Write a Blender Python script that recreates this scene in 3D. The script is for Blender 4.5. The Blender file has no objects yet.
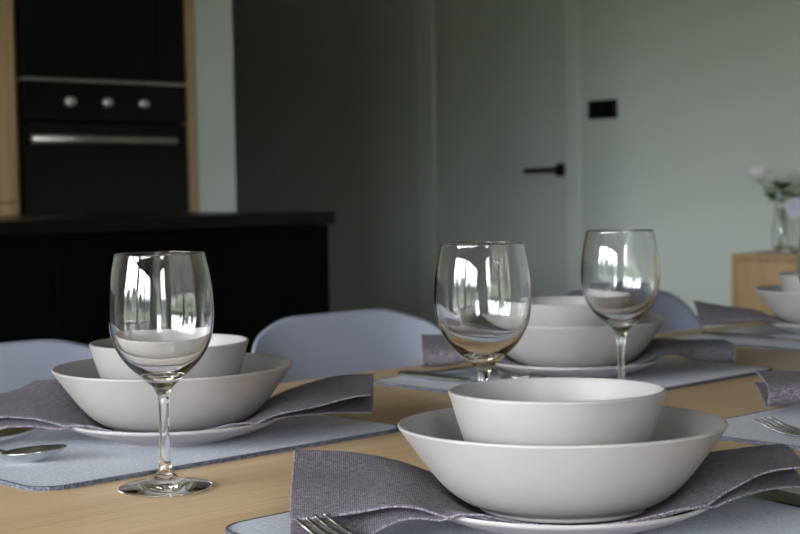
import bpy, bmesh, math, random
from mathutils import Vector, Matrix, noise
random.seed(7)
S = bpy.context.scene
COL = S.collection
PI = math.pi
TZ = 0.75            # table top height

# ------------------------------------------------------------------ helpers
def lin(r, g, b):
    f = lambda c: (c/255/12.92) if c/255 <= .04045 else ((c/255+.055)/1.055)**2.4
    return (f(r), f(g), f(b), 1)

def link(name, bm, mat, parent=None, smooth=True, loc=None, rotz=None):
    me = bpy.data.meshes.new(name)
    bmesh.ops.recalc_face_normals(bm, faces=bm.faces)
    bm.to_mesh(me); bm.free()
    if smooth:
        for p in me.polygons: p.use_smooth = True
    me.materials.append(mat)
    o = bpy.data.objects.new(name, me); COL.objects.link(o)
    if parent: o.parent = parent
    if loc: o.location = loc
    if rotz: o.rotation_euler.z = rotz
    return o

def empty(name, loc, rotz=0):
    o = bpy.data.objects.new(name, None); COL.objects.link(o)
    o.empty_display_size = .05
    o.location = loc; o.rotation_euler.z = rotz
    return o

def tag(o, label, cat, group=None):
    o['label'] = label; o['category'] = cat
    if group: o['group'] = group
    return o

def struct(o):
    o['kind'] = 'structure'; return o

def copy_tree(o, parent=None):
    c = o.copy(); COL.objects.link(c); c.parent = parent
    for ch in list(o.children): copy_tree(ch, c)
    return c

def box(bm, x0, x1, y0, y1, z0, z1, bev=0, seg=2):
    vs = [bm.verts.new((x, y, z)) for x in (x0, x1) for y in (y0, y1) for z in (z0, z1)]
    idx = [(0,1,3,2),(4,6,7,5),(0,4,5,1),(2,3,7,6),(0,2,6,4),(1,5,7,3)]
    fs = [bm.faces.new([vs[i] for i in q]) for q in idx]
    if bev:
        es = list({e for f in fs for e in f.edges})
        bmesh.ops.bevel(bm, geom=es, offset=bev, segments=seg, affect='EDGES', profile=.5)

def bx(name, mat, x0, x1, y0, y1, z0, z1, parent=None, bev=0, smooth=False):
    bm = bmesh.new(); box(bm, x0, x1, y0, y1, z0, z1, bev)
    return link(name, bm, mat, parent, smooth)

def lathe(bm, prof, n=96, cap=True):
    rings = []
    for r, z in prof:
        if r < 1e-6: rings.append([bm.verts.new((0, 0, z))])
        else: rings.append([bm.verts.new((r*math.cos(2*PI*k/n), r*math.sin(2*PI*k/n), z)) for k in range(n)])
    for a, b in zip(rings, rings[1:]):
        for k in range(n):
            k2 = (k+1) % n
            if len(a) == 1 and len(b) == 1: continue
            if len(a) == 1: bm.faces.new((a[0], b[k], b[k2]))
            elif len(b) == 1: bm.faces.new((a[k], a[k2], b[0]))
            else: bm.faces.new((a[k], a[k2], b[k2], b[k]))
    return rings

def catmull(pts, m=6):
    out = []
    P = [pts[0]] + list(pts) + [pts[-1]]
    for i in range(1, len(P)-2):
        p0, p1, p2, p3 = P[i-1], P[i], P[i+1], P[i+2]
        for j in range(m):
            t = j/m
            out.append(tuple(.5*((2*b)+(-a+c)*t+(2*a-5*b+4*c-d)*t*t+(-a+3*b-3*c+d)*t**3)
                             for a, b, c, d in zip(p0, p1, p2, p3)))
    out.append(tuple(pts[-1]))
    return out

def tube(bm, pts, rad, n=8, flat=1.0, cap=True):
    """tube through pts; rad is a number or list; flat squashes the section vertically"""
    pts = [Vector(p) for p in pts]
    rs = rad if isinstance(rad, (list, tuple)) else [rad]*len(pts)
    rings = []
    for i, p in enumerate(pts):
        d = (pts[min(i+1, len(pts)-1)] - pts[max(i-1, 0)]).normalized()
        up = Vector((0, 0, 1)) if abs(d.z) < .95 else Vector((0, 1, 0))
        s = d.cross(up).normalized(); u = s.cross(d).normalized()
        rings.append([bm.verts.new(p + s*math.cos(2*PI*k/n)*rs[i] + u*math.sin(2*PI*k/n)*rs[i]*flat) for k in range(n)])
    for a, b in zip(rings, rings[1:]):
        for k in range(n): bm.faces.new((a[k], a[(k+1) % n], b[(k+1) % n], b[k]))
    if cap:
        bm.faces.new(rings[0]); bm.faces.new(list(reversed(rings[-1])))

# ------------------------------------------------------------------ materials
class M: pass
def mat(name, col, rough=.6, metal=0, spec=.5, trans=0, ior=1.45, coat=0):
    m = bpy.data.materials.new(name); m.use_nodes = True
    b = m.node_tree.nodes['Principled BSDF']
    b.inputs['Base Color'].default_value = col
    b.inputs['Roughness'].default_value = rough
    b.inputs['Metallic'].default_value = metal
    b.inputs['Specular IOR Level'].default_value = spec
    b.inputs['Transmission Weight'].default_value = trans
    b.inputs['IOR'].default_value = ior
    b.inputs['Coat Weight'].default_value = coat
    return m

def N(m, t, **kw):
    n = m.node_tree.nodes.new(t)
    for k, v in kw.items():
        if hasattr(n, k): setattr(n, k, v)
        else: n.inputs[k].default_value = v
    return n
def L(m, a, b): m.node_tree.links.new(a, b)
def coords(m, scale=(1, 1, 1), kind='Object', rot=(0, 0, 0)):
    tc = N(m, 'ShaderNodeTexCoord'); mp = N(m, 'ShaderNodeMapping')
    mp.inputs['Scale'].default_value = scale; mp.inputs['Rotation'].default_value = rot
    L(m, tc.outputs[kind], mp.inputs['Vector']); return mp.outputs['Vector']
def ramp(m, fac, stops):
    r = N(m, 'ShaderNodeValToRGB'); e = r.color_ramp.elements
    while len(e) < len(stops): e.new(.5)
    for q, (p, c) in zip(e, stops): q.position = p; q.color = c
    L(m, fac, r.inputs['Fac']); return r.outputs['Color']
def bump(m, h, strength, dist):
    b = N(m, 'ShaderNodeBump'); b.inputs['Strength'].default_value = strength; b.inputs['Distance'].default_value = dist
    L(m, h, b.inputs['Height']); L(m, b.outputs['Normal'], m.node_tree.nodes['Principled BSDF'].inputs['Normal'])
def base(m, c): L(m, c, m.node_tree.nodes['Principled BSDF'].inputs['Base Color'])

def wood(name, c1, c2, c3, rough, axis='x', sc=1.0):
    m = mat(name, c2, rough, spec=.35)
    st = (1.1*sc, 26*sc, 26*sc) if axis == 'x' else (26*sc, 26*sc, 1.1*sc)
    v = coords(m, st)
    n1 = N(m, 'ShaderNodeTexNoise', Scale=1.0, Detail=6, Roughness=.6, Distortion=.6); L(m, v, n1.inputs['Vector'])
    st2 = (5*sc, 260*sc, 260*sc) if axis == 'x' else (260*sc, 260*sc, 5*sc)
    v2 = coords(m, st2)
    n2 = N(m, 'ShaderNodeTexNoise', Scale=1.0, Detail=3, Roughness=.6); L(m, v2, n2.inputs['Vector'])
    c = ramp(m, n1.outputs['Fac'], [(.3, c1), (.5, c2), (.72, c3)])
    mx = N(m, 'ShaderNodeMix', data_type='RGBA', blend_type='MULTIPLY'); mx.inputs['Factor'].default_value = .5
    g = ramp(m, n2.outputs['Fac'], [(.33, (.62, .55, .48, 1)), (.5, (1, 1, 1, 1))])
    L(m, c, mx.inputs['A']); L(m, g, mx.inputs['B']); base(m, mx.outputs['Result'])
    bump(m, n2.outputs['Fac'], .15, .0004)
    return m

M.oak = wood('oak_table', lin(179, 149, 116), lin(191, 162, 128), lin(201, 174, 142), .36)
M.oak_v = wood('oak_cabinet', lin(156, 126, 90), lin(174, 144, 106), lin(186, 157, 120), .5, 'z')
M.oak_side = wood('oak_sideboard', lin(176, 144, 106), lin(192, 160, 122), lin(204, 174, 138), .5, 'z')

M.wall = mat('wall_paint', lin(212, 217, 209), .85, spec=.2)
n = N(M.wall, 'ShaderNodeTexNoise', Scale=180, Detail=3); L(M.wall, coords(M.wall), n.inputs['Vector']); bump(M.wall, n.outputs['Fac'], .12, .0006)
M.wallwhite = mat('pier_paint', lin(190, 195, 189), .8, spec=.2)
M.ceil = mat('ceiling_paint', lin(160, 156, 150), .9, spec=.1)
M.door = mat('door_lacquer', lin(212, 217, 209), .5, spec=.3)
M.frame = mat('door_frame_lacquer', lin(228, 232, 225), .5, spec=.3)
M.floor = wood('floor_boards', lin(104, 92, 76), lin(116, 104, 88), lin(126, 114, 98), .5)
M.blackgloss = mat('black_glass', lin(3, 3, 3), .06, spec=.22)
M.blackmatt = mat('black_matt_front', lin(3, 3, 3), .6, spec=.08)
M.blackpaint = mat('black_handle', lin(14, 14, 15), .35, spec=.4)
M.worktop = mat('black_worktop', lin(10, 10, 10), .3, spec=.22)
M.steel = mat('brushed_steel', lin(178, 176, 172), .42, metal=1)
n = N(M.steel, 'ShaderNodeTexNoise', Scale=60, Detail=2); L(M.steel, coords(M.steel, (1, 30, 30)), n.inputs['Vector']); bump(M.steel, n.outputs['Fac'], .05, .0005)
M.cutlery = mat('polished_steel', lin(190, 190, 190), .17, metal=1)

# ceramics: satin off-white stoneware with faint speckle
M.ceramic = mat('satin_stoneware', lin(155, 149, 149), .33, spec=.45)
n = N(M.ceramic, 'ShaderNodeTexNoise', Scale=14, Detail=4); L(M.ceramic, coords(M.ceramic), n.inputs['Vector'])
base(M.ceramic, ramp(M.ceramic, n.outputs['Fac'], [(.35, lin(152, 146, 146)), (.65, lin(158, 152, 152))]))
n2 = N(M.ceramic, 'ShaderNodeTexNoise', Scale=900, Detail=2); L(M.ceramic, coords(M.ceramic), n2.inputs['Vector']); bump(M.ceramic, n2.outputs['Fac'], .06, .0003)

# felt place mat
M.felt = mat('grey_felt', lin(165, 172, 186), .95, spec=.1)
v = coords(M.felt)
n = N(M.felt, 'ShaderNodeTexNoise', Scale=420, Detail=5, Roughness=.75); L(M.felt, v, n.inputs['Vector'])
base(M.felt, ramp(M.felt, n.outputs['Fac'], [(.32, lin(168, 171, 186)), (.5, lin(199, 201, 213)), (.68, lin(219, 221, 231))]))
bump(M.felt, n.outputs['Fac'], .35, .0006)
M.feltedge = mat('dark_felt_edge', lin(84, 86, 98), .95, spec=.1)
n = N(M.feltedge, 'ShaderNodeTexNoise', Scale=600, Detail=3); L(M.feltedge, coords(M.feltedge), n.inputs['Vector'])
base(M.feltedge, ramp(M.feltedge, n.outputs['Fac'], [(.35, lin(54, 56, 66)), (.65, lin(112, 114, 126))]))

# linen napkin: woven, uv in metres
def linen(name, dark, mid, light):
    m = mat(name, mid, .92, spec=.12)
    m.node_tree.nodes['Principled BSDF'].inputs['Sheen Weight'].default_value = .06
    m.node_tree.nodes['Principled BSDF'].inputs['Sheen Roughness'].default_value = .5
    v = coords(m, (1, 1, 1), 'UV')
    a = N(m, 'ShaderNodeTexWave', bands_direction='X', Scale=230, Distortion=2.5, Detail=2); a.inputs['Detail Scale'].default_value = 3
    b = N(m, 'ShaderNodeTexWave', bands_direction='Y', Scale=190, Distortion=2.5, Detail=2); b.inputs['Detail Scale'].default_value = 3
    c = N(m, 'ShaderNodeTexNoise', Scale=900, Detail=3)
    vv = coords(m, (170, 1300, 1), 'UV'); d = N(m, 'ShaderNodeTexNoise', Scale=1, Detail=3)
    L(m, v, a.inputs['Vector']); L(m, v, b.inputs['Vector']); L(m, v, c.inputs['Vector']); L(m, vv, d.inputs['Vector'])
    s1 = N(m, 'ShaderNodeMath', operation='MULTIPLY'); L(m, a.outputs['Fac'], s1.inputs[0]); s1.inputs[1].default_value = .18
    s2 = N(m, 'ShaderNodeMath', operation='MULTIPLY_ADD'); L(m, c.outputs['Fac'], s2.inputs[0]); s2.inputs[1].default_value = .7; L(m, s1.outputs[0], s2.inputs[2])
    s3 = N(m, 'ShaderNodeMath', operation='MULTIPLY_ADD'); L(m, d.outputs['Fac'], s3.inputs[0]); s3.inputs[1].default_value = .9; L(m, s2.outputs[0], s3.inputs[2])
    base(m, ramp(m, s3.outputs[0], [(.72, dark), (.9, mid), (1.08, light)]))
    bump(m, s3.outputs[0], .6, .0007)
    return m
M.linen = linen('plum_grey_linen', lin(60, 53, 60), lin(82, 74, 83), lin(126, 117, 127))
M.hem = mat('napkin_hem_thread', lin(150, 140, 152), .9, spec=.1)
n = N(M.hem, 'ShaderNodeTexNoise', Scale=700, Detail=2); L(M.hem, coords(M.hem), n.inputs['Vector'])
base(M.hem, ramp(M.hem, n.outputs['Fac'], [(.4, lin(84, 76, 88)), (.6, lin(146, 137, 148))]))

M.glass = mat('clear_glass', (1, 1, 1, 1), 0.0, trans=1, ior=1.48, spec=.5)
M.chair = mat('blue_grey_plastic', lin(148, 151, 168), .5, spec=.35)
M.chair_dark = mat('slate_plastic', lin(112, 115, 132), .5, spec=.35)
M.legwood = wood('chair_leg_wood', lin(176, 140, 98), lin(190, 154, 110), lin(202, 168, 124), .5, 'z')
M.petal = mat('white_petals', lin(246, 243, 241), .8, spec=.2)
M.petal.node_tree.nodes['Principled BSDF'].inputs['Subsurface Weight'].default_value = 0
M.leaf = mat('dark_green_leaf', lin(70, 92, 56), .6, spec=.3)
M.stem = mat('green_stem', lin(98, 116, 70), .6, spec=.3)
M.card = mat('pale_lilac_card', lin(204, 204, 218), .8, spec=.2)
M.cardfold = mat('card_print', lin(150, 152, 176), .8, spec=.2)
M.grass = mat('lawn', lin(80, 86, 74), .95, spec=.1)
n = N(M.grass, 'ShaderNodeTexNoise', Scale=3, Detail=6); L(M.grass, coords(M.grass), n.inputs['Vector'])
base(M.grass, ramp(M.grass, n.outputs['Fac'], [(.35, lin(66, 72, 60)), (.65, lin(96, 102, 88))]))
M.paving = mat('terrace_paving', lin(140, 138, 134), .9, spec=.1)
M.winframe = mat('dark_window_frame', lin(46, 48, 50), .5, spec=.3)

# window pane: clear architectural glass, straight-through plus a mirror share
M.pane = bpy.data.materials.new('window_pane_glass'); M.pane.use_nodes = True
nt = M.pane.node_tree; nt.nodes.clear()
out = nt.nodes.new('ShaderNodeOutputMaterial'); mx = nt.nodes.new('ShaderNodeMixShader')
tr = nt.nodes.new('ShaderNodeBsdfTransparent'); gl = nt.nodes.new('ShaderNodeBsdfGlossy'); gl.inputs['Roughness'].default_value = 0
tr.inputs['Color'].default_value = (.93, .96, .95, 1)
fr = nt.nodes.new('ShaderNodeFresnel'); fr.inputs['IOR'].default_value = 1.5
nt.links.new(fr.outputs[0], mx.inputs['Fac']); nt.links.new(tr.outputs[0], mx.inputs[1]); nt.links.new(gl.outputs[0], mx.inputs[2])
nt.links.new(mx.outputs[0], out.inputs['Surface'])

# ------------------------------------------------------------------ room shell
# x = along the table, y = across it towards the kitchen, z up
X0, X1, Y0, Y1, H = -3.7, 5.48, -2.2, 4.6, 2.6
HY = 10.0   # end of the hall
bm = bmesh.new(); box(bm, X0-.2, X1+.2, Y0-.2, HY+.2, -.1, 0); struct(link('floor', bm, M.floor, smooth=False))
bm = bmesh.new(); box(bm, X0-.2, X1+.2, Y0-.2, HY+.2, H, H+.1); struct(link('ceiling', bm, M.ceil, smooth=False))
# left wall with two window openings
WL = [(-1.9, .65), (.9, 3.7)]; WZ = (.03, 2.5)
bm = bmesh.new()
ys = [Y0-.2, WL[0][0], WL[0][1], WL[1][0], WL[1][1], Y1+.1]
for i in range(0, 5, 2): box(bm, X0-.2, X0, ys[i], ys[i+1], 0, H)
for a, b in WL:
    box(bm, X0-.2, X0, a, b, 0, WZ[0]); box(bm, X0-.2, X0, a, b, WZ[1], H)
struct(link('wall_left', bm, M.wall, smooth=False))
# front wall (behind the camera) with a narrow window
FX = (-1.6, -.75)
bm = bmesh.new()
box(bm, X0, FX[0], Y0-.2, Y0, 0, H); box(bm, FX[1], X1, Y0-.2, Y0, 0, H)
for a, b in (FX,):
    box(bm, a, b, Y0-.2, Y0, 0, .05); box(bm, a, b, Y0-.2, Y0, 2.35, H)
struct(link('wall_front', bm, M.wall, smooth=False))
# right wall with the door opening
DY0, DY1, DH = 4.563, 5.437, 2.12
bm = bmesh.new()
box(bm, X1, X1+.15, Y0-.2, DY0, 0, H); box(bm, X1, X1+.15, DY1, HY+.2, 0, H); box(bm, X1, X1+.15, DY0, DY1, DH, H)
struct(link('wall_right', bm, M.wall, smooth=False))
struct(bx('wall_back', M.wall, X0, 2.93, Y1, Y1+.1, 0, H))
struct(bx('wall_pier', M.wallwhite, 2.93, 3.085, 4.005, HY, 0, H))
struct(bx('wall_hall', M.wall, 3.085, X1, HY, HY+.15, 0, H))
for nme, a in (('baseboard_right', (X1-.014, X1, Y0, DY0-.09, 0, .07)), ('baseboard_front', (X0, X1-.014, Y0, Y0+.014, 0, .07)),
               ('baseboard_hall', (3.085, X1, HY-.014, HY, 0, .07))):
    struct(bx(nme, M.frame, *a, bev=.003))

def window(name, axis, a, b, z0, z1, mull):
    """window frame + panes in the wall; axis 'x' = wall plane x const, opening a..b along y"""
    def place(bm, u0, u1, w0, w1, d0, d1):
        if axis == 'x': box(bm, X0-d1, X0-d0, u0, u1, w0, w1)
        else: box(bm, u0, u1, Y0-d1, Y0-d0, w0, w1)
    bm = bmesh.new(); t = .06
    place(bm, a, a+t, z0, z1, .04, .12); place(bm, b-t, b, z0, z1, .04, .12)
    place(bm, a+t, b-t, z0, z0+t, .04, .12); place(bm, a+t, b-t, z1-t, z1, .04, .12)
    for q in mull: place(bm, q-.045, q+.045, z0+t, z1-t, .045, .115)
    o = struct(link(name, bm, M.winframe, smooth=False))
    bm = bmesh.new(); place(bm, a+t-.005, b-t+.005, z0+t-.005, z1-t+.005, .078, .084)
    link('pane', bm, M.pane, o, smooth=False)
    ld = bpy.data.lights.new('window_portal', 'AREA'); ld.shape = 'RECTANGLE'
    ld.cycles.is_portal = True
    ld.size = (b-a) if True else 0; ld.size_y = z1-z0
    lo = bpy.data.objects.new('window_portal', ld); COL.objects.link(lo)
    c = (a+b)/2
    if axis == 'x':
        lo.matrix_world = Matrix(((0, 0, -1, X0-.14), (1, 0, 0, c), (0, -1, 0, (z0+z1)/2), (0, 0, 0, 1)))
    else:
        lo.matrix_world = Matrix(((-1, 0, 0, c), (0, 0, -1, Y0-.14), (0, -1, 0, (z0+z1)/2), (0, 0, 0, 1)))
window('window_1', 'x', *WL[0], *WZ, [-.6])
window('window_2', 'x', *WL[1], *WZ, [2.3])
window('window_3', 'y', *FX, .05, 2.35, [])

# door leaf, frame and handle in the right wall
struct(bx('trim_1', M.frame, X1-.012, X1+.01, DY0-.078, DY0, 0, DH+.07, bev=.003))
struct(bx('trim_2', M.frame, X1-.012, X1+.01, DY1, DY1+.12, 0, DH+.07, bev=.003))
struct(bx('trim_3', M.frame, X1-.012, X1+.01, DY0, DY1, DH, DH+.07, bev=.003))
door = struct(bx('door_1', M.door, X1+.004, X1+.044, DY0+.003, DY1-.003, .006, DH-.003, bev=.002))
bm = bmesh.new()
HYc, HZ = DY0+.045, 1.055
box(bm, X1-.008, X1+.0035, HYc-.027, HYc+.027, HZ-.03, HZ+.03, .003)
rose = link('handle_rose', bm, M.blackpaint, door)
bm = bmesh.new()
tube(bm, catmull([(X1-.006, HYc, HZ), (X1-.045, HYc, HZ), (X1-.058, HYc+.012, HZ), (X1-.058, HYc+.06, HZ), (X1-.058, HYc+.175, HZ-.002)], 5), .0115, 12)
link('handle', bm, M.blackpaint, door)

# black switch plate
sw = empty('light_switch', (X1, 4.348, 1.327))
tag(sw, 'black double switch plate on the grey-green wall right of the door', 'light switch')
bm = bmesh.new(); box(bm, -.009, -.0005, -.083, .083, -.043, .043, .003); link('plate', bm, M.blackpaint, sw)
for y in (-.041, .041):
    bm = bmesh.new(); box(bm, -.0125, -.009, y-.03, y+.03, -.032, .032, .0015); link('rocker', bm, M.blackpaint, sw)

# ------------------------------------------------------------------ kitchen
YF = 4.005
cab = empty('tall_cabinet', (2.59, YF, 0))
tag(cab, 'tall light oak housing around the built-in oven, slim oak edge on its right', 'cabinet')
def loc(name, m, x0, x1, y0, y1, z0, z1, parent, ox, oy, oz=0, bev=0):
    return bx(name, m, x0-ox, x1-ox, y0-oy, y1-oy, z0-oz, z1-oz, parent, bev)
loc('side_panel', M.oak_v, 2.885, 2.922, YF-.005, Y1-.01, 0, 2.45, cab, 2.59, YF, bev=.001)
loc('side_panel', M.oak_v, 2.272, 2.29, YF+.02, Y1-.01, 0, 2.45, cab, 2.59, YF, bev=.001)
loc('shelf', M.oak_v, 2.29, 2.885, YF+.03, Y1-.01, .62, .66, cab, 2.59, YF)
loc('shelf', M.oak_v, 2.29, 2.885, YF+.03, Y1-.01, 1.315, 1.325, cab, 2.59, YF)
loc('door', M.oak_v, 2.292, 2.883, YF, YF+.02, .1, .64, cab, 2.59, YF, bev=.001)
loc('door', M.oak_v, 2.292, 2.883, YF, YF+.02, 1.80, 2.45, cab, 2.59, YF, bev=.001)
loc('plinth', M.blackmatt, 2.292, 2.883, YF+.05, YF+.07, 0, .1, cab, 2.59, YF)

oven = empty('built_in_oven', (2.588, YF, .66))
tag(oven, 'black built-in oven with three pale knobs and a long steel bar handle', 'oven')
O = (2.588, YF, .66)
def ov(name, m, x0, x1, y0, y1, z0, z1, par=oven, bev=0): return loc(name, m, x0, x1, y0, y1, z0, z1, par, *O, bev=bev)
ov('body', M.blackmatt, 2.30, 2.875, YF+.03, YF+.5, .665, 1.305)
dr = ov('oven_door', M.blackgloss, 2.294, 2.882, YF-.012, YF+.025, .68, 1.196, bev=.002)
ov('control_panel', M.blackgloss, 2.294, 2.882, YF-.012, YF+.025, 1.20, 1.318, bev=.002)
ov('trim_strip', M.steel, 2.294, 2.882, YF-.014, YF+.02, 1.3205, 1.328, bev=.001)
for x in (2.449, 2.581, 2.716):
    bm = bmesh.new()
    rr = lathe(bm, [(0, .018), (.0115, .018), (.0135, .0165), (.0142, .006), (.0165, .003), (.0165, 0), (0, 0)], 32)
    bmesh.ops.rotate(bm, verts=bm.verts, cent=(0, 0, 0), matrix=Matrix.Rotation(PI/2, 3, 'X'))
    bmesh.ops.translate(bm, verts=bm.verts, vec=(x-O[0], -.0125, 1.259-O[2]))
    k = link('knob', bm, M.steel, oven)
bm = bmesh.new()
tube(bm, [(2.300-O[0], -.045, 1.143-O[2]), (2.812-O[0], -.045, 1.143-O[2])], .0145, 16, flat=1.0)
for x in (2.34, 2.77): tube(bm, [(x-O[0], -.012, 1.143-O[2]), (x-O[0], -.045, 1.143-O[2])], .008, 12)
h = link('handle', bm, M.steel, oven)

mw = empty('built_in_microwave', (2.588, YF, 1.326)); O2 = (2.588, YF, 1.326)
tag(mw, 'black glass built-in microwave above the oven in the oak housing', 'microwave')
loc('body', M.blackmatt, 2.30, 2.875, YF+.03, YF+.45, 1.335, 1.78, mw, *O2)
loc('door', M.blackgloss, 2.294, 2.77, YF-.012, YF+.025, 1.332, 1.785, mw, *O2, bev=.002)
loc('control_panel', M.blackgloss, 2.774, 2.882, YF-.012, YF+.025, 1.332, 1.785, mw, *O2, bev=.002)

cab2 = empty('tall_cupboard', (1.97, YF, 0))
tag(cab2, 'tall light oak cupboard front at the left edge, left of the black oven', 'cupboard')
loc('body', M.oak_v, 1.66, 2.270, YF+.022, Y1-.01, 0, 2.45, cab2, 1.97, YF)
loc('door', M.oak_v, 1.662, 2.269, YF-.001, YF+.02, .958, 2.45, cab2, 1.97, YF, bev=.001)
loc('door', M.oak_v, 1.662, 2.269, YF-.001, YF+.02, .1, .95, cab2, 1.97, YF, bev=.001)

isl = empty('kitchen_island', (1.0, 2.9, 0))
tag(isl, 'matt black kitchen island cabinet standing behind the dining table', 'kitchen island')
loc('body', M.blackmatt, -.2, 2.265, 2.62, 3.38, .08, .898, isl, 1.0, 2.9)
for a, b in ((-.2, .67), (.673, 1.55), (1.553, 2.268)):
    loc('front_panel', M.blackmatt, a, b, 2.602, 2.619, .08, .897, isl, 1.0, 2.9, bev=.0015)
loc('plinth', M.blackmatt, -.18, 2.24, 2.66, 3.34, 0, .08, isl, 1.0, 2.9)
wt = bx('worktop', M.worktop, -.22, 2.28, 2.59, 3.42, .90, .928, bev=.002)
tag(wt, 'thin black worktop lying on the kitchen island', 'worktop')

# ------------------------------------------------------------------ sideboard, vase and flowers
sb = empty('sideboard', (5.23, 2.6, 0))
tag(sb, 'light oak sideboard against the wall under the flower vase', 'sideboard')
SX = 5.0
def sbp(name, m, x0, x1, y0, y1, z0, z1, bev=0): return loc(name, m, x0, x1, y0, y1, z0, z1, sb, 5.23, 2.6, 0, bev)
sbp('top', M.oak_side, SX, 5.462, 1.84, 3.341, .682, .702, .001)
sbp('side_panel', M.oak_side, SX, 5.462, 3.321, 3.341, .08, .681, .001)
sbp('side_panel', M.oak_side, SX, 5.462, 1.84, 1.86, .08, .681, .001)
sbp('back_panel', M.oak_side, 5.45, 5.462, 1.861, 3.32, .08, .681)
sbp('bottom_panel', M.oak_side, SX+.02, 5.449, 1.861, 3.32, .08, .1)
for a, b in ((1.863, 2.347), (2.350, 2.832), (2.835, 3.318)):
    sbp('door', M.oak_side, SX+.001, SX+.019, a, b, .084, .678, .001)
for x in (5.03, 5.43):
    for y in (1.9, 3.28): sbp('leg', M.blackpaint, x-.015, x+.015, y-.015, y+.015, 0, .08)

VX, VY, VZ = 5.2, 3.232, .702
vase = empty('glass_vase', (VX, VY, VZ))
tag(vase, 'clear glass vase on the oak sideboard', 'vase')
bm = bmesh.new()
pr = [(0, .0), (.032, 0), (.035, .004), (.041, .04), (.043, .075), (.039, .11), (.03, .14), (.029, .15), (.034, .165),
      (.0315, .165), (.0265, .15), (.0275, .14), (.036, .11), (.040, .075), (.038, .04), (.032, .012), (0, .01)]
lathe(bm, [(max(a_, 0), b_+.0008) for a_, b_ in catmull(pr, 3)], 48); link('body', bm, M.glass, vase)
def rose_bm(r, seed):
    bm = bmesh.new(); rnd = random.Random(seed)
    for ring, (cnt, tilt, rad, sz) in enumerate(((3, .15, .12, .55), (5, .35, .3, .75), (6, .7, .5, .9), (7, 1.05, .62, 1.0))):
        for k in range(cnt):
            a = 2*PI*k/cnt + ring*.6 + rnd.uniform(-.15, .15)
            g = []
            for i in range(5):
                row = []
                for j in range(5):
                    u = (j-2)/2; v_ = i/4
                    wdt = math.sin(min(1, v_*1.1+.15)*PI*.62)*.62*sz
                    p = Vector((rad*(.35+.65*math.sin(v_*PI/2)) + .18*tilt*v_*v_ - .22*u*u*sz, u*wdt, (-.5+v_*1.25*sz*math.cos(tilt*.75))))
                    p.rotate(Matrix.Rotation(a, 3, 'Z')); row.append(bm.verts.new(p*r))
                g.append(row)
            for i in range(4):
                for j in range(4): bm.faces.new((g[i][j], g[i][j+1], g[i+1][j+1], g[i+1][j]))
    return bm
def flower(name, label, stem_pts, r, seed, leaves, sepal=True):
    root = empty(name, stem_pts[0])
    o0 = Vector(stem_pts[0])
    tag(root, label, 'flower')
    sp = [tuple(Vector(p)-o0) for p in stem_pts]
    bm = bmesh.new(); tube(bm, catmull(sp, 5), .0028, 8); link('stem', bm, M.stem, root)
    if r:
        b = rose_bm(r, seed); bmesh.ops.translate(b, verts=b.verts, vec=Vector(sp[-1])+Vector((0, 0, r*.5)))
        f = link('bloom', b, M.petal, root)
        f.modifiers.new('thick', 'SOLIDIFY').thickness = .0012
    rnd = random.Random(seed)
    cp = catmull(sp, 5)
    for k in range(leaves):
        t = cp[int(len(cp)*(.55+.4*k/max(1, leaves)))]
        a = k*2.4+seed if not r else rnd.uniform(0, 2*PI); ln = rnd.uniform(.05, .085); el = rnd.uniform(.1, .8)
        bm = bmesh.new(); rows = []
        for i in range(7):
            q = i/6; wd = .34*ln*math.sin(q*PI*.94+.06)
            c = Vector((ln*q*math.cos(el), 0, ln*q*math.sin(el) - .25*ln*q*q))
            rows.append([c+Vector((0, -wd, .15*wd)), c, c+Vector((0, wd, .15*wd))])
        vs = []
        for rw in rows:
            l_ = []
            for p in rw:
                p.rotate(Matrix.Rotation(a, 3, 'Z')); l_.append(bm.verts.new(p+Vector(t)))
            vs.append(l_)
        for i in range(6):
            for j in range(2): bm.faces.new((vs[i][j], vs[i][j+1], vs[i+1][j+1], vs[i+1][j]))
        lf = link('leaf', bm, M.leaf, root); lf.modifiers.new('thick', 'SOLIDIFY').thickness = .0008
    return root
b0 = (VX, VY, VZ+.014)
flower('white_rose', 'white rose leaning left out of the glass vase', [(VX-.012, VY-.012, VZ+.02), (VX-.010, VY+.008, VZ+.15), (VX-.03, VY+.05, VZ+.24), (5.16, 3.315, VZ+.283)], .056, 1, 1)
flower('white_rose', 'white rose at the right edge of the photo above the vase', [(VX-.012, VY+.012, VZ+.02), (VX-.012, VY-.010, VZ+.15), (VX-.03, VY-.05, VZ+.24), (5.17, 3.09, VZ+.283)], .052, 2, 1)
flower('greenery_sprig', 'leafy green sprig standing in the glass vase between the two roses', [(VX+.006, VY+.014, VZ+.02), (VX+.010, VY+.010, VZ+.15), (VX+.03, VY+.02, VZ+.22), (VX+.035, VY+.03, VZ+.27)], 0, 3, 14)
flower('greenery_sprig', 'drooping green sprig to the right, behind the pale card', [(VX+.012, VY-.008, VZ+.02), (VX+.012, VY-.010, VZ+.15), (VX+.05, VY-.06, VZ+.21), (VX+.055, VY-.10, VZ+.26)], 0, 5, 12)
# pale gift card on the bouquet
cd = empty('gift_card', (5.135, 3.140, .878))
tag(cd, 'small pale lilac card tilted in front of the flower stems', 'card')
bm = bmesh.new(); box(bm, -.0008, .0008, -.036, .036, -.036, .036)
o = link('paper', bm, M.card, cd, smooth=False)
bm = bmesh.new()
for i, (a, b, c) in enumerate(((-.018, .018, .012), (-.014, .014, .002), (-.018, .010, -.009))): box(bm, -.0014, -.0009, a, b, c-.0015, c+.0015)
link('print', bm, M.cardfold, cd, smooth=False)
cd.rotation_euler = (math.radians(-28), math.radians(8), math.radians(12))

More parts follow.
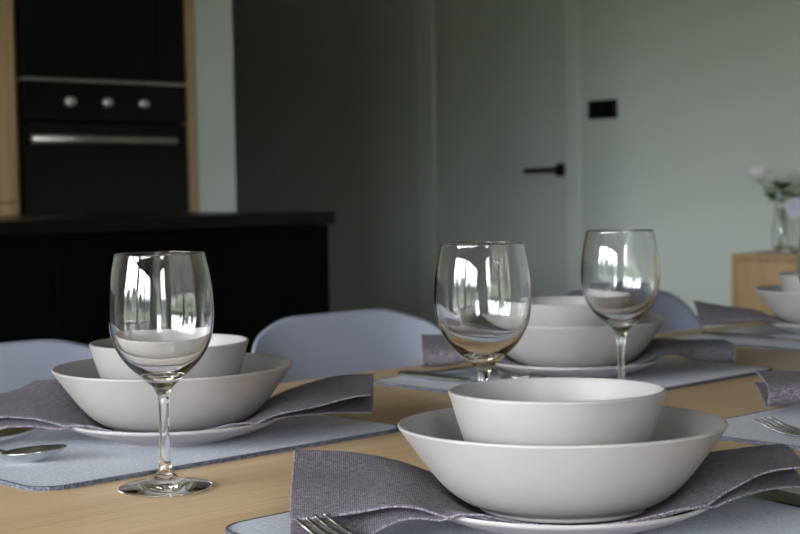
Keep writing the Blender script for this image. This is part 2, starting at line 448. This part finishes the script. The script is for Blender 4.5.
# ------------------------------------------------------------------ dining table
tb = empty('dining_table', (1.4, .89, 0))
tag(tb, 'light oak dining table laid with grey mats and tableware', 'table')
bm = bmesh.new(); box(bm, .30-1.4, 2.78-1.4, .40-.89, 1.378-.89, TZ-.032, TZ, .004, 3); link('tabletop', bm, M.oak, tb)
for sx in (-1, 1):
    for sy in (-1, 1):
        bm = bmesh.new()
        x, y = .14+sx*1.15, sy*.40
        vs0 = [(x-.035, y-.035), (x+.035, y-.035), (x+.035, y+.035), (x-.035, y+.035)]
        top = [bm.verts.new((a, b, TZ-.033)) for a, b in vs0]; bot = [bm.verts.new((x+(a-x)*.7+sx*.02, y+(b-y)*.7+sy*.01, 0)) for a, b in vs0]
        bm.faces.new(top); bm.faces.new(bot[::-1])
        for k in range(4): bm.faces.new((top[k], bot[k], bot[(k+1) % 4], top[(k+1) % 4]))
        bmesh.ops.bevel(bm, geom=list(bm.edges), offset=.004, segments=2, affect='EDGES')
        link('leg', bm, M.legwood, tb, smooth=False)
bm = bmesh.new()
for y in (-.40, .40): box(bm, -.97, 1.25, y-.012, y+.012, TZ-.10, TZ-.033)
for x in (-1.01, 1.29): box(bm, x-.012, x+.012, -.355, .355, TZ-.10, TZ-.033)
link('apron', bm, M.legwood, tb, smooth=False)

# ------------------------------------------------------------------ chairs
def chair(name, label, x, y, m, rz=0):
    root = empty(name, (x, y, 0), rz)
    tag(root, label, 'chair', 'moulded shell chairs behind the table')
    nphi, nt = 72, 22
    bm = bmesh.new(); rings = []
    for i in range(nphi):
        ph = -PI + 2*PI*i/nphi           # 0 = back (+y)
        c, s_ = math.cos(ph), math.sin(ph)
        e = 3.6
        rad = 1/((abs(c)**e + abs(s_)**e)**(1/e))*.213
        a = abs(ph)
        sm = lambda x0, x1, v: (lambda t: t*t*(3-2*t))(max(0, min(1, (v-x0)/(x1-x0))))
        top = .80 - .025*sm(.35, .78, a) - .20*sm(.66, 1.30, a) - .19*sm(1.6, 2.5, a)
        col = []
        for j in range(nt):
            t = j/(nt-1)
            if t < .5: rr = rad*.92*(t/.5); z = .445 - .012*math.cos(t/.5*PI/2)
            else:
                q = (t-.5)/.5
                rr = rad*(.92 + .10*math.sin(q*PI/2) + (.10 if a < 1.2 else .06)*q*max(0, (top-.46)/.35))
                z = .445 + (top-.445)*(q**1.6 if q < 1 else 1)
            col.append((rr*s_, rr*c, z))
        rings.append(col)
    cen = bm.verts.new((0, 0, .433))
    V = [[bm.verts.new(p) for p in col[1:]] for col in rings]
    for i in range(nphi):
        k = (i+1) % nphi
        bm.faces.new((cen, V[i][0], V[k][0]))
        for j in range(nt-2): bm.faces.new((V[i][j], V[i][j+1], V[k][j+1], V[k][j]))
    sh = link('seat_shell', bm, m, root)
    sd = sh.modifiers.new('thick', 'SOLIDIFY'); sd.thickness = .009; sd.offset = -1
    su = sh.modifiers.new('sub', 'SUBSURF'); su.levels = 1; su.render_levels = 1
    for sx in (-1, 1):
        for sy in (-1, 1):
            bm = bmesh.new(); tube(bm, [(sx*.12, sy*.12, .415), (sx*.21, sy*.2, .004)], [.016, .010], 14)
            link('leg', bm, M.legwood, root)
    bm = bmesh.new(); tube(bm, [(-.13, -.13, .405), (.13, .13, .405)], .008, 8); tube(bm, [(-.13, .13, .40), (.13, -.13, .40)], .008, 8)
    link('support_frame', bm, M.blackpaint, root)
    return root
chair('shell_chair', 'blue-grey plastic chair at the left edge, behind the leftmost bowls', .885, 1.42, M.chair)
chair('shell_chair', 'blue-grey plastic shell chair in the middle, in front of the dark hall', 1.452, 1.42, M.chair)
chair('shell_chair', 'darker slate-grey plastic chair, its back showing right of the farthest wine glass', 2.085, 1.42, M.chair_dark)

# ------------------------------------------------------------------ place settings
SETS = {'front': (.759, .640), 'left': (.792, 1.127), 'mid': (1.368, 1.134), 'far': (1.979, 1.151), 'near': (1.352, .658)}
MT = .003
def mat_thing(label, x0, x1, y0, y1, wob):
    cx, cy = (x0+x1)/2, (y0+y1)/2
    root = empty('place_mat', (cx, cy, TZ), wob)
    tag(root, label, 'place mat', 'grey felt place mats')
    hx, hy, r = (x1-x0)/2, (y1-y0)/2, .026
    out = []
    for qx, qy, a0 in ((1, 1, 0), (-1, 1, PI/2), (-1, -1, PI), (1, -1, 1.5*PI)):
        for k in range(9):
            a = a0 + PI/2*k/8
            out.append(((hx-r)*qx + r*math.cos(a), (hy-r)*qy + r*math.sin(a)))
    bm = bmesh.new()
    t = [bm.verts.new((a, b, MT)) for a, b in out]; u = [bm.verts.new((a, b, .0003)) for a, b in out]
    bm.faces.new(t); bm.faces.new(u[::-1])
    for k in range(len(out)): bm.faces.new((t[k], u[k], u[(k+1) % len(out)], t[(k+1) % len(out)]))
    link('felt', bm, M.felt, root, smooth=False)
    bm = bmesh.new(); n_ = len(out)
    prof = [(.0006, .0002), (.0006, MT+.0003), (-.0012, MT+.0006), (-.0012, MT+.0001)]
    rings = []
    for k in range(n_):
        p = Vector(out[k]); d = (Vector(out[(k+1) % n_]) - Vector(out[k-1])).normalized(); nn = Vector((d.y, -d.x))
        rings.append([bm.verts.new((p.x+nn.x*o_, p.y+nn.y*o_, z)) for o_, z in prof])
    for k in range(n_):
        a, b = rings[k], rings[(k+1) % n_]
        for j in range(3): bm.faces.new((a[j], a[j+1], b[j+1], b[j]))
    link('edge_binding', bm, M.feltedge, root, smooth=False)
    return root
mat_thing('grey felt place mat under the leftmost set of bowls', .582, .975, 1.008, 1.312, .0)
mat_thing('grey felt place mat under the bowls behind the two right wine glasses', 1.178, 1.578, .986, 1.292, 0)
mat_thing('grey felt place mat in the far right corner, under the farthest bowls', 1.775, 2.185, .99, 1.30, 0)
mat_thing('grey felt place mat at the bottom edge, under the nearest bowls', .593, .99, .50, .806, 0)
mat_thing('grey felt place mat at the right edge under the fork with four splayed tines', 1.115, 1.55, .51, .812, 0)

PL_Z = TZ+MT+.0003
# coupe plate profile (outer up, then inner down)
plate_p = [(0, .0010), (.046, .0010), (.0475, 0), (.052, 0), (.055, .0022), (.070, .0062), (.086, .0118), (.0978, .0172), (.1000, .0190),
           (.0999, .0207), (.0984, .0206), (.086, .0150), (.072, .0100), (.062, .0072), (.054, .0060), (0, .0055)]
def drape_h(r):     # cloth carried by the rim keeps its height a little beyond it
    return plate_h(r) if r < .1 else (.0212-(r-.1)*.25 if r < .125 else .0149-(r-.125)*.9)
def plate_h(r):     # top surface height over the mat top
    P = [(0, .0056), (.054, .0061), (.062, .0073), (.072, .0101), (.086, .0151), (.0984, .0207), (.1, .0208)]
    if r > .1012: return -1
    for (a, x), (b, y) in zip(P, P[1:]):
        if r <= b: return x + (y-x)*(r-a)/(b-a)
    return .0208
big_p = [(0, .0016), (.050, .0016), (.0515, 0), (.0555, 0), (.0563, .0024), (.0590, .0036), (.068, .0075), (.0775, .0145), (.0862, .0235), (.0955, .0355), (.1035, .0465), (.1085, .0535),
         (.1100, .0556), (.1096, .0570), (.1083, .0571), (.1070, .0560), (.1010, .0475), (.0925, .0360), (.0835, .0250), (.0745, .0165), (.064, .0100), (.050, .0068), (0, .0060)]
def big_under(r):   # underside over the bowl's foot plane
    P = [(0, 0), (.0565, 0), (.0590, .003), (.068, .0072), (.0775, .0145), (.0862, .0235), (.0955, .0355), (.1035, .0465), (.11, .0556)]
    if r > .112: return 1
    for (a, x), (b, y) in zip(P, P[1:]):
        if r <= b: return x + (y-x)*(r-a)/(b-a)
    return .0556
small_p = [(0, .0012), (.029, .0012), (.0305, 0), (.035, 0), (.037, .002), (.0445, .008), (.0525, .018), (.0585, .030), (.0635, .044), (.0675, .0565), (.0703, .0665), (.0716, .0703),
           (.0716, .0716), (.0705, .0722), (.0692, .0712), (.0670, .0640), (.0632, .0510), (.0585, .0370), (.0525, .0245), (.0445, .0140), (.034, .0072), (.02, .0056), (0, .0052)]
def lathe_mesh(name, prof, mat_, n=128, m=4):
    bm = bmesh.new(); P = catmull(prof, m)
    P = [(max(r, 0)*(.986 if name == 'deep_bowl' else 1), z) for r, z in P]
    lathe(bm, P, n)
    bmesh.ops.recalc_face_normals(bm, faces=bm.faces)
    me = bpy.data.meshes.new(name); bm.to_mesh(me); bm.free()
    for p in me.polygons: p.use_smooth = True
    me.materials.append(mat_); return me
PM = lathe_mesh('plate', plate_p, M.ceramic); BM = lathe_mesh('deep_bowl', big_p, M.ceramic); SM = lathe_mesh('small_bowl', small_p, M.ceramic)
TILT = Matrix.Rotation(-.021, 3, Vector((.722, -.692, 0))).to_euler()   # the nearest bowls lean a hair on the folded linen
BOWL_Z = .0098
WHERE = {'front': 'the nearest setting at the bottom', 'left': 'the leftmost setting', 'mid': 'the middle setting behind the two right glasses',
         'far': 'the farthest setting at the right edge', 'near': 'the setting just past the right edge'}
for k, (x, y) in SETS.items():
    o = bpy.data.objects.new('side_plate', PM); COL.objects.link(o); o.location = (x, y, PL_Z)
    tag(o, 'off-white plate under the napkin and bowls at ' + WHERE[k], 'plate', 'off-white side plates')
    dz = PL_Z + BOWL_Z
    o = bpy.data.objects.new('deep_bowl', BM); COL.objects.link(o); o.location = (x, y, dz + (.0012 if k == 'front' else .0004)); o.rotation_euler = TILT if k == 'front' else (0, 0, 0)
    tag(o, 'wide off-white bowl on the napkin at ' + WHERE[k], 'bowl', 'wide off-white bowls')
    o = bpy.data.objects.new('small_bowl', SM); COL.objects.link(o); o.location = (x-.003, y+.001, dz+.0068 + (.0012 if k == 'front' else .0004)); o.rotation_euler = TILT if k == 'front' else (0, 0, 0)
    tag(o, 'small off-white bowl nested at ' + WHERE[k], 'bowl', 'small nested bowls')

def fit(p, lay):
    """cloth height that rests on plate or mat and stays below the bowl"""
    r = math.hypot(p.x, p.y)
    h = max(plate_h(r), plate_h(max(0, r-.003)), plate_h(r+.003), drape_h(r) if abs(p.x) < .15 else 0, .0012)
    lo = h + (.0013 if lay == 0 else (.0017 if lay == .5 else .0024))
    q = max(0, r-.001)/.986
    hi = min(big_under(q), big_under(max(0, q-.003)), big_under(q+.003)) + BOWL_Z - (.0011 if lay == 1 else (.0018 if lay == .5 else .0025))
    z = max(p.z, lo)
    if r < .114 and z > hi: z = hi if hi > lo-.0006 else (lo-.0006+hi)/2
    return z
# ---- napkins. local s = along (screen right), w = away
def napkin(key, label, st, rot=0.0, flip=False, shear=(0, 0), seed=0):
    cx, cy = SETS[key]
    root = empty('napkin', (cx, cy, PL_Z), math.radians(-43.8+rot))
    tag(root, label, 'napkin', 'plum-grey linen napkins')
    keys = sorted(st); cols = list(zip(*[st[k] for k in keys]))
    S_ = []
    seq = catmull([(k,)+tuple(st[k]) for k in keys], 14)
    fl = -1 if flip else 1
    NL, NF = 16, 6
    rnd = random.Random(seed); ph = rnd.uniform(0, 6)
    grid = []
    for row in seq:
        s, wl, zl, wf, zf, wu, zu, gap = row
        pts = []
        for i in range(NL):
            t = i/(NL-1); pts.append((wl+(wf-wl)*t, zl+(zf-gap-zl)*(t**1.3), 0, t))
        for i in range(1, NF):
            a = -PI/2 + PI*i/NF
            pts.append((wf+max(gap, .0012)*math.cos(a)*1.0, zf+gap*math.sin(a), .5, 1))
        for i in range(NL):
            t = 1-i/(NL-1); pts.append((wu+(wf-wu)*t, zu+(zf+gap-zu)*(t**1.3), 1, t))
        col = []
        for w, z, lay, t in pts:
            ends = max(0, min(1, (abs(s)-.1)/.06))
            z += ends*.0022*math.sin(w*70+ph+s*25)*(1 if lay else .6)
            w_ = w*fl
            ss = s + (shear[0] if s < 0 else shear[1])*w_*max(0, min(1, (abs(s)-.08)/.08))
            r = math.hypot(ss, w_)
            z = fit(Vector((ss, w_, z)), lay)
            col.append(Vector((ss, w_, z)))
        grid.append(col)
    # smooth the cloth a little
    for _ in range(2):
        g2 = [[p.copy() for p in c] for c in grid]
        for i in range(1, len(grid)-1):
            for j in range(1, len(grid[0])-1):
                r = math.hypot(grid[i][j].x, grid[i][j].y)
                if .098 < r < .125 or r > .125:
                    g2[i][j].z = max(grid[i][j].z*.5 + .125*(grid[i-1][j].z+grid[i+1][j].z+grid[i][j-1].z+grid[i][j+1].z), plate_h(r)+.001)
        grid = g2
    lays = [0]*NL + [.5]*(NF-1) + [1]*NL
    for c_ in grid:
        for p, la in zip(c_, lays): p.z = fit(p, la)
    bm = bmesh.new(); uv = bm.loops.layers.uv.new('UVMap')
    V = [[bm.verts.new(p) for p in c] for c in grid]
    vlen = [0]
    for j in range(1, len(grid[0])): vlen.append(vlen[-1] + (.005 if NL <= j < NL+NF else .115/(NL-1)))
    for i in range(len(V)-1):
        for j in range(len(V[0])-1):
            f = bm.faces.new((V[i][j], V[i][j+1], V[i+1][j+1], V[i+1][j]))
            for lp, (a, b) in zip(f.loops, ((i, j), (i, j+1), (i+1, j+1), (i+1, j))):
                lp[uv].uv = (grid[a][b].x, vlen[b])
    c = link('cloth', bm, M.linen, root)
    sd = c.modifiers.new('thick', 'SOLIDIFY'); sd.thickness = .0012; sd.offset = 0
    for path in ([r_[0] for r_ in grid], [r_[-1] for r_ in grid], grid[0], grid[-1]):
        bm = bmesh.new(); tube(bm, [p+Vector((0, 0, .0001)) for p in path], .0008, 6)
        h_ = link('hem', bm, M.hem, root)
    c['label'] = 'dark plum-grey woven cloth'
    return root
# station: s: (w_lower, z_lower, w_fold, z_fold, w_upper, z_upper, gap)   (z over the mat top)
napkin('front', 'plum-grey linen napkin under the nearest bowls, wide open end at left', {
    -.178: (-.080, .005, .046, .044, -.060, .022, .0016), -.14: (-.080, .010, .047, .040, -.064, .025, .0014), -.105: (-.074, .022, .05, .033, -.068, .028, .001),
    -.06: (-.070, .014, .05, .018, -.074, .016, .001), .0: (-.072, .010, .05, .014, -.076, .012, .001), .06: (-.070, .014, .05, .018, -.073, .016, .001),
    .10: (-.052, .024, .052, .032, -.050, .030, .001), .13: (-.030, .025, .055, .034, -.026, .035, .0016), .163: (-.005, .023, .055, .0355, -.013, .038, .0025)}, 2, seed=1)
napkin('left', 'plum-grey linen napkin under the leftmost bowls, beside the spoon', {
    -.18: (-.045, .020, .066, .046, -.030, .030, .0015), -.145: (-.052, .020, .066, .044, -.044, .030, .0015), -.105: (-.060, .022, .06, .036, -.056, .028, .001),
    -.06: (-.068, .014, .05, .018, -.072, .016, .001), .0: (-.072, .010, .05, .013, -.076, .012, .001), .06: (-.070, .014, .05, .018, -.074, .016, .001),
    .10: (-.048, .024, .056, .034, -.060, .029, .001), .14: (-.018, .022, .066, .042, -.040, .034, .0016), .180: (.010, .020, .064, .043, -.022, .038, .0025)}, 0, shear=(.55, 0), seed=2)
napkin('mid', 'plum-grey linen napkin under the middle bowls, with rounded rolled ends', {
    -.178: (-.06, .030, .0, .026, -.06, .047, .0135), -.145: (-.06, .030, .01, .027, -.06, .044, .011), -.105: (-.06, .028, .04, .0285, -.06, .034, .002),
    -.05: (-.05, .012, .062, .014, -.05, .014, .001), .0: (-.05, .010, .064, .013, -.05, .012, .001), .05: (-.05, .012, .062, .014, -.05, .014, .001),
    .105: (-.07, .028, .035, .0285, -.07, .034, .002), .15: (-.07, .022, -.005, .025, -.07, .032, .010), .192: (-.07, .018, -.018, .0235, -.07, .030, .0125)}, 0, flip=True, seed=3)
napkin('far', 'plum-grey linen napkin under the farthest bowls, folded end standing up', {
    -.20: (.0, .030, .035, .024, -.005, .050, .004), -.15: (.0, .028, .045, .025, -.01, .042, .004), -.105: (-.04, .026, .05, .0275, -.03, .034, .002),
    -.05: (-.05, .012, .062, .014, -.05, .014, .001), .0: (-.05, .010, .064, .013, -.05, .012, .001), .05: (-.05, .012, .062, .018, -.05, .016, .001),
    .105: (-.05, .028, .05, .0285, -.05, .034, .002), .18: (-.05, .036, .04, .034, -.05, .044, .008)}, 0, flip=True, seed=4)
napkin('near', 'plum-grey linen napkin with a curled hemmed end, cut by the right edge', {
    -.170: (-.075, .024, -.026, .0215, -.08, .035, .0115), -.14: (-.07, .024, -.015, .0225, -.075, .034, .010), -.105: (-.06, .028, .035, .0285, -.06, .034, .002),
    -.05: (-.05, .012, .062, .014, -.05, .014, .001), .0: (-.05, .010, .064, .013, -.05, .012, .001), .05: (-.05, .012, .062, .018, -.05, .016, .001),
    .105: (-.05, .028, .05, .0285, -.05, .034, .002), .18: (-.05, .036, .04, .034, -.05, .044, .008)}, 0, flip=True, seed=5)

# ------------------------------------------------------------------ wine glasses
def glass_mesh():
    outer = [(0, 0), (.030, 0), (.0350, .0004), (.0358, .0012), (.0354, .0021), (.0300, .0036), (.0200, .0056), (.0110, .0085), (.0066, .0125), (.0046, .019), (.0040, .030), (.0039, .045), (.0041, .060), (.0047, .070), (.0066, .0765),
             (.0105, .0806), (.0172, .0865), (.0262, .0947), (.0332, .1040), (.0381, .1150), (.0403, .1290), (.0404, .1400), (.0395, .1530), (.0372, .1670), (.0346, .1788)]
    rim = [(.0343, .1797), (.0338, .1798), (.0335, .1790)]
    inner = [(.0361, .1670), (.0384, .1530), (.0392, .1400), (.0391, .1290), (.0368, .1155), (.0318, .1052), (.0246, .0968), (.0150, .0900), (.0060, .0870), (0, .0864)]
    me = lathe_mesh('wine_glass', [(a*.992, b*1.006) for a, b in outer+rim+inner], M.glass, 96, 4)
    return me
GM = glass_mesh()
for (x, y, lb) in ((.6585, .9515, 'clear wine glass in the left foreground, standing before the leftmost bowls'),
                   (.905, .846, 'clear wine glass at the centre of the photo, behind the nearest bowls'),
                   (1.220, .948, 'clear wine glass standing before the middle bowls, right of the centre'),
                   (1.497, .865, 'clear wine glass cut off by the right edge of the photo')):
    o = bpy.data.objects.new('wine_glass', GM); COL.objects.link(o); o.location = (x, y, TZ+.0002)
    tag(o, lb, 'wine glass', 'clear stemmed wine glasses')

# ------------------------------------------------------------------ cutlery. local +x = working end, y across, z up
def ribbon(bm, secs):
    """secs: (x, halfwidth, z, thickness, dish) -> closed lofted bar"""
    rings = []
    n = 12
    for x, hw, z, th, dish in secs:
        up, dn = [], []
        for k in range(n+1):
            u = -1+2*k/n
            zz = z + dish*(u*u-1)
            e = math.sqrt(max(0, 1-u**4))
            up.append((x, hw*u, zz+th*.5*e)); dn.append((x, hw*u, zz-th*.5*e-.00005))
        rings.append([bm.verts.new(p) for p in up+dn[::-1]])
    m_ = len(rings[0])
    for a, b in zip(rings, rings[1:]):
        for k in range(m_): bm.faces.new((a[k], a[(k+1) % m_], b[(k+1) % m_], b[k]))
    bm.faces.new(rings[0]); bm.faces.new(rings[-1][::-1])
def place(root, pos, ang, pitch=0, rollx=0):
    root.location = pos
    root.rotation_euler = (rollx, -pitch, ang)
def fork(label, pos, ang, pitch=0):
    root = empty('fork', (0, 0, 0)); root.scale = (1.12, 1.12, 1.12); tag(root, label, 'fork', 'steel forks')
    bm = bmesh.new()
    ribbon(bm, catmull([(-.145, .004, .0015, .002, 0), (-.14, .0085, .0015, .0024, 0), (-.10, .0065, .004, .0026, 0), (-.05, .0035, .009, .003, 0), (-.01, .003, .010, .003, 0),
                        (.005, .006, .0075, .0024, .0002), (.014, .0115, .0045, .002, .0006), (.022, .0124, .0032, .002, .0006)], 4))
    link('handle', bm, M.cutlery, root)
    for k in range(4):
        y = (k-1.5)*.0069
        bm = bmesh.new()
        tube(bm, catmull([(.0215, y, .0032), (.035, y, .0028), (.050, y*1.0, .0052), (.063, y*.98, .0098), (.0675, y*.97, .0118)], 4),
             [.0020]*5+[.0018]*4+[.0015]*4+[.0011]*3+[.0004], 8, flat=.7)
        link('tine', bm, M.cutlery, root)
    place(root, pos, ang, pitch); return root
def knife(label, pos, ang, rollx=0):
    root = empty('table_knife', (0, 0, 0)); tag(root, label, 'knife', 'steel table knives')
    bm = bmesh.new()
    ribbon(bm, catmull([(-.1205, .004, .004, .004, 0), (-.118, .0085, .004, .0065, 0), (-.08, .0078, .004, .0068, 0), (-.02, .006, .004, .006, 0), (-.003, .0058, .004, .005, 0)], 4))
    link('handle', bm, M.cutlery, root)
    bm = bmesh.new()
    V = []
    for x, lo, hi in [(-.004, -.0055, .0055), (.006, -.0075, .0065), (.02, -.0105, .0068), (.05, -.011, .007), (.075, -.0105, .0068), (.092, -.0075, .0062), (.101, -.001, .005), (.103, .003, .0042)]:
        V.append([bm.verts.new((x, lo, .004)), bm.verts.new((x, hi-.0015, .0048)), bm.verts.new((x, hi, .004)), bm.verts.new((x, hi-.0015, .0032))])
    for a, b in zip(V, V[1:]):
        for k in range(4): bm.faces.new((a[k], a[(k+1) % 4], b[(k+1) % 4], b[k]))
    bm.faces.new(V[0]); bm.faces.new(V[-1][::-1])
    link('blade', bm, M.cutlery, root, smooth=False)
    place(root, pos, ang, 0, rollx); return root
def spoon(label, pos, ang, pitch=0):
    root = empty('spoon', (0, 0, 0)); tag(root, label, 'spoon', 'steel spoons')
    bm = bmesh.new()
    ribbon(bm, catmull([(-.150, .003, .002, .002, 0), (-.146, .0075, .002, .0022, 0), (-.11, .006, .005, .0024, 0), (-.06, .0032, .013, .0028, 0), (-.03, .0026, .0145, .003, 0),
                        (-.018, .003, .0140, .003, 0), (-.006, .0042, .0105, .0022, 0), (.0, .0055, .0088, .0016, .0004)], 4))
    link('handle', bm, M.cutlery, root)
    bm = bmesh.new(); n_, m_ = 14, 40
    Ls, Wd, D = .054, .0175, .0090
    def pt(r, a, off):
        cx = Ls/2-.002; x = cx + (Ls/2)*r*math.cos(a); w = Wd*(1+.12*-math.cos(a))
        z = .0104 + .0022*math.cos(a)*r - D*(1-r*r) + off
        return (x, w*r*math.sin(a), z)
    for off, flip in ((0, 0), (-.0011, 1)):
        pass
    up = [[bm.verts.new(pt(r/n_, 2*PI*k/m_, 0)) for k in range(m_)] for r in range(1, n_+1)]
    dn = [[bm.verts.new(pt(r/n_, 2*PI*k/m_, -.0011)) for k in range(m_)] for r in range(1, n_+1)]
    for g in (up, dn):
        c = bm.verts.new(pt(0, 0, 0 if g is up else -.0011))
        for k in range(m_):
            bm.faces.new((c, g[0][k], g[0][(k+1) % m_]))
            for r in range(n_-1): bm.faces.new((g[r][k], g[r+1][k], g[r+1][(k+1) % m_], g[r][(k+1) % m_]))
    for k in range(m_): bm.faces.new((up[-1][k], dn[-1][k], dn[-1][(k+1) % m_], up[-1][(k+1) % m_]))
    link('bowl', bm, M.cutlery, root)
    place(root, pos, ang, pitch); return root
MZ = TZ+MT+.0006
A90 = PI/2
fork('four-tined steel fork at the bottom edge, on the corner of the nearest napkin', (.592, .622, MZ+.0090), A90+.05, .03)
fork('four-tined steel fork on the grey mat at the right edge', (1.157, .667, MZ), A90-.02, 0)
knife('steel knife at the right edge, under the nearest napkin', (.894, .528, MZ+.001), math.radians(77), math.radians(-14))
spoon('steel spoon on the mat in the left foreground, bowl towards the glass', (.622, 1.132, MZ+.0004), math.radians(-41), 0)
knife('steel knife partly hidden under the left end of the leftmost napkin', (.675, 1.243, MZ+.0006), math.radians(33.5), math.radians(14))
knife('thin steel knife on the middle mat, behind the central wine glass', (1.232, 1.165, MZ), -A90-.02, 0)
spoon('steel spoon tip showing under the middle plate, above the nearest bowl', (1.262, 1.148, MZ+.0002), -A90, 0)
knife('steel knife on the farthest mat, left of its plate', (1.842, 1.158, MZ), -A90-.02, 0)
spoon('steel spoon tip at the right edge, on the farthest mat', (1.90, 1.055, MZ), math.radians(150), 0)

# ------------------------------------------------------------------ outside
struct(bx('terrace', M.paving, -5.5, X0-.2, -5.5, 6, -.14, -.04))
struct(bx('lawn', M.grass, -40, 20, -40, 30, -.3, -.2))

hs = empty('neighbour_house', (-36, 4.5, -.2))  # neighbouring house out of view, added with the trees for the glasses to reflect
tag(hs, 'grey gabled neighbour house outside, mirrored in the wine glasses', 'house')
def hbox(nm, m, *a): return bx(nm, m, *a, parent=hs)
M.render_ = mat('house_render', lin(150, 150, 148), .9, spec=.1); M.roof = mat('roof_tiles', lin(70, 68, 70), .8, spec=.2)
hbox('wall', M.render_, -3, 3, -3, 3, 0, 5.2)
bm = bmesh.new()
v = [bm.verts.new(p) for p in ((-3.3, -3.4, 5.0), (-3.3, 3.4, 5.0), (-3.3, 0, 8.2), (3.3, -3.4, 5.0), (3.3, 3.4, 5.0), (3.3, 0, 8.2))]
for q in ((0, 1, 2), (3, 5, 4), (0, 2, 5, 3), (2, 1, 4, 5), (0, 3, 4, 1)): bm.faces.new([v[i] for i in q])
link('roof', bm, M.roof, hs, smooth=False)
for y in (-1.5, 1.5):
    for z in (1.0, 3.2): hbox('window', M.blackgloss, 3.0, 3.04, y-.6, y+.6, z, z+1.3)
def tree(x, y, h, rad, label, seed):
    root = empty('garden_tree', (x, y, -.2)); tag(root, label, 'tree', 'garden trees outside')
    bm = bmesh.new(); tube(bm, [(0, 0, 0), (0, 0, h*.6)], [.16, .07], 10); link('trunk', bm, M.legwood, root)
    bm = bmesh.new(); bmesh.ops.create_icosphere(bm, subdivisions=4, radius=1)
    for q in bm.verts:
        n_ = q.co.normalized(); f_ = 1+.35*noise.noise(n_*2.2+Vector((seed, 0, 0)))+.2*noise.noise(n_*7+Vector((0, seed, 0)))
        q.co = Vector((n_.x*rad*f_, n_.y*rad*f_, h*.6+n_.z*h*.4*f_))
    link('crown', bm, M.leaf, root)
tree(-28, 12.0, 5.5, 1.9, 'rounded dark tree outside, right of the neighbour house', 1)
tree(-27, -4.0, 4.6, 1.6, 'smaller tree outside, left of the neighbour house', 4)
# ------------------------------------------------------------------ world
w = bpy.data.worlds.new('overcast'); S.world = w; w.use_nodes = True
nt = w.node_tree; nt.nodes.clear()
out = nt.nodes.new('ShaderNodeOutputWorld'); bg = nt.nodes.new('ShaderNodeBackground')
tc = nt.nodes.new('ShaderNodeTexCoord'); sep = nt.nodes.new('ShaderNodeSeparateXYZ')
nt.links.new(tc.outputs['Generated'], sep.inputs[0])
rp = nt.nodes.new('ShaderNodeValToRGB'); e = rp.color_ramp.elements
e[0].position = .05; e[0].color = (.07, .073, .07, 1); e[1].position = .085; e[1].color = (1.1, 1.1, 1.13, 1)
e.new(.5).color = (1.25, 1.22, 1.22, 1)
nt.links.new(sep.outputs['Z'], rp.inputs['Fac'])
nz = nt.nodes.new('ShaderNodeTexNoise'); nz.inputs['Scale'].default_value = 3; nz.inputs['Detail'].default_value = 5
nt.links.new(tc.outputs['Generated'], nz.inputs['Vector'])
r2 = nt.nodes.new('ShaderNodeValToRGB'); r2.color_ramp.elements[0].position = .38; r2.color_ramp.elements[0].color = (.62, .64, .68, 1)
r2.color_ramp.elements[1].position = .62; r2.color_ramp.elements[1].color = (1.1, 1.1, 1.1, 1)
nt.links.new(nz.outputs['Fac'], r2.inputs['Fac'])
mm = nt.nodes.new('ShaderNodeMix'); mm.data_type = 'RGBA'; mm.blend_type = 'MULTIPLY'; mm.inputs['Factor'].default_value = 1
nt.links.new(rp.outputs['Color'], mm.inputs['A']); nt.links.new(r2.outputs['Color'], mm.inputs['B'])
nt.links.new(mm.outputs['Result'], bg.inputs['Color']); bg.inputs['Strength'].default_value = 6.5
nt.links.new(bg.outputs[0], out.inputs['Surface'])

# ------------------------------------------------------------------ camera
n_ = math.hypot(.692, .722); f0 = Vector((.692/n_, .722/n_, 0)); r0 = Vector((.722/n_, -.692/n_, 0)); zz = Vector((0, 0, 1))
pt_, ro = math.atan(78/1500), .017
F = f0*math.cos(pt_) - zz*math.sin(pt_); U0 = f0*math.sin(pt_) + zz*math.cos(pt_)
R = r0*math.cos(ro) - U0*math.sin(ro); U = r0*math.sin(ro) + U0*math.cos(ro)
cam = bpy.data.cameras.new('camera'); co = bpy.data.objects.new('camera', cam); COL.objects.link(co)
co.matrix_world = Matrix(((R.x, U.x, -F.x, 0), (R.y, U.y, -F.y, 0), (R.z, U.z, -F.z, .977), (0, 0, 0, 1)))
cam.sensor_width = 36; cam.lens = 36*1500/800; cam.clip_start = .02
cam.dof.use_dof = True; cam.dof.focus_distance = 1.06; cam.dof.aperture_fstop = 13
S.camera = co

S.view_settings.view_transform = 'Standard'; S.view_settings.look = 'None'
S.view_settings.exposure = 2.42; S.view_settings.gamma = 1; S.view_settings.use_curve_mapping = False
cy = S.cycles
cy.use_denoising = True
cy.max_bounces = 14; cy.diffuse_bounces = 6; cy.glossy_bounces = 6; cy.transmission_bounces = 12; cy.transparent_max_bounces = 12
cy.sample_clamp_indirect = 40; cy.caustics_reflective = True; cy.caustics_refractive = True; cy.blur_glossy = .3
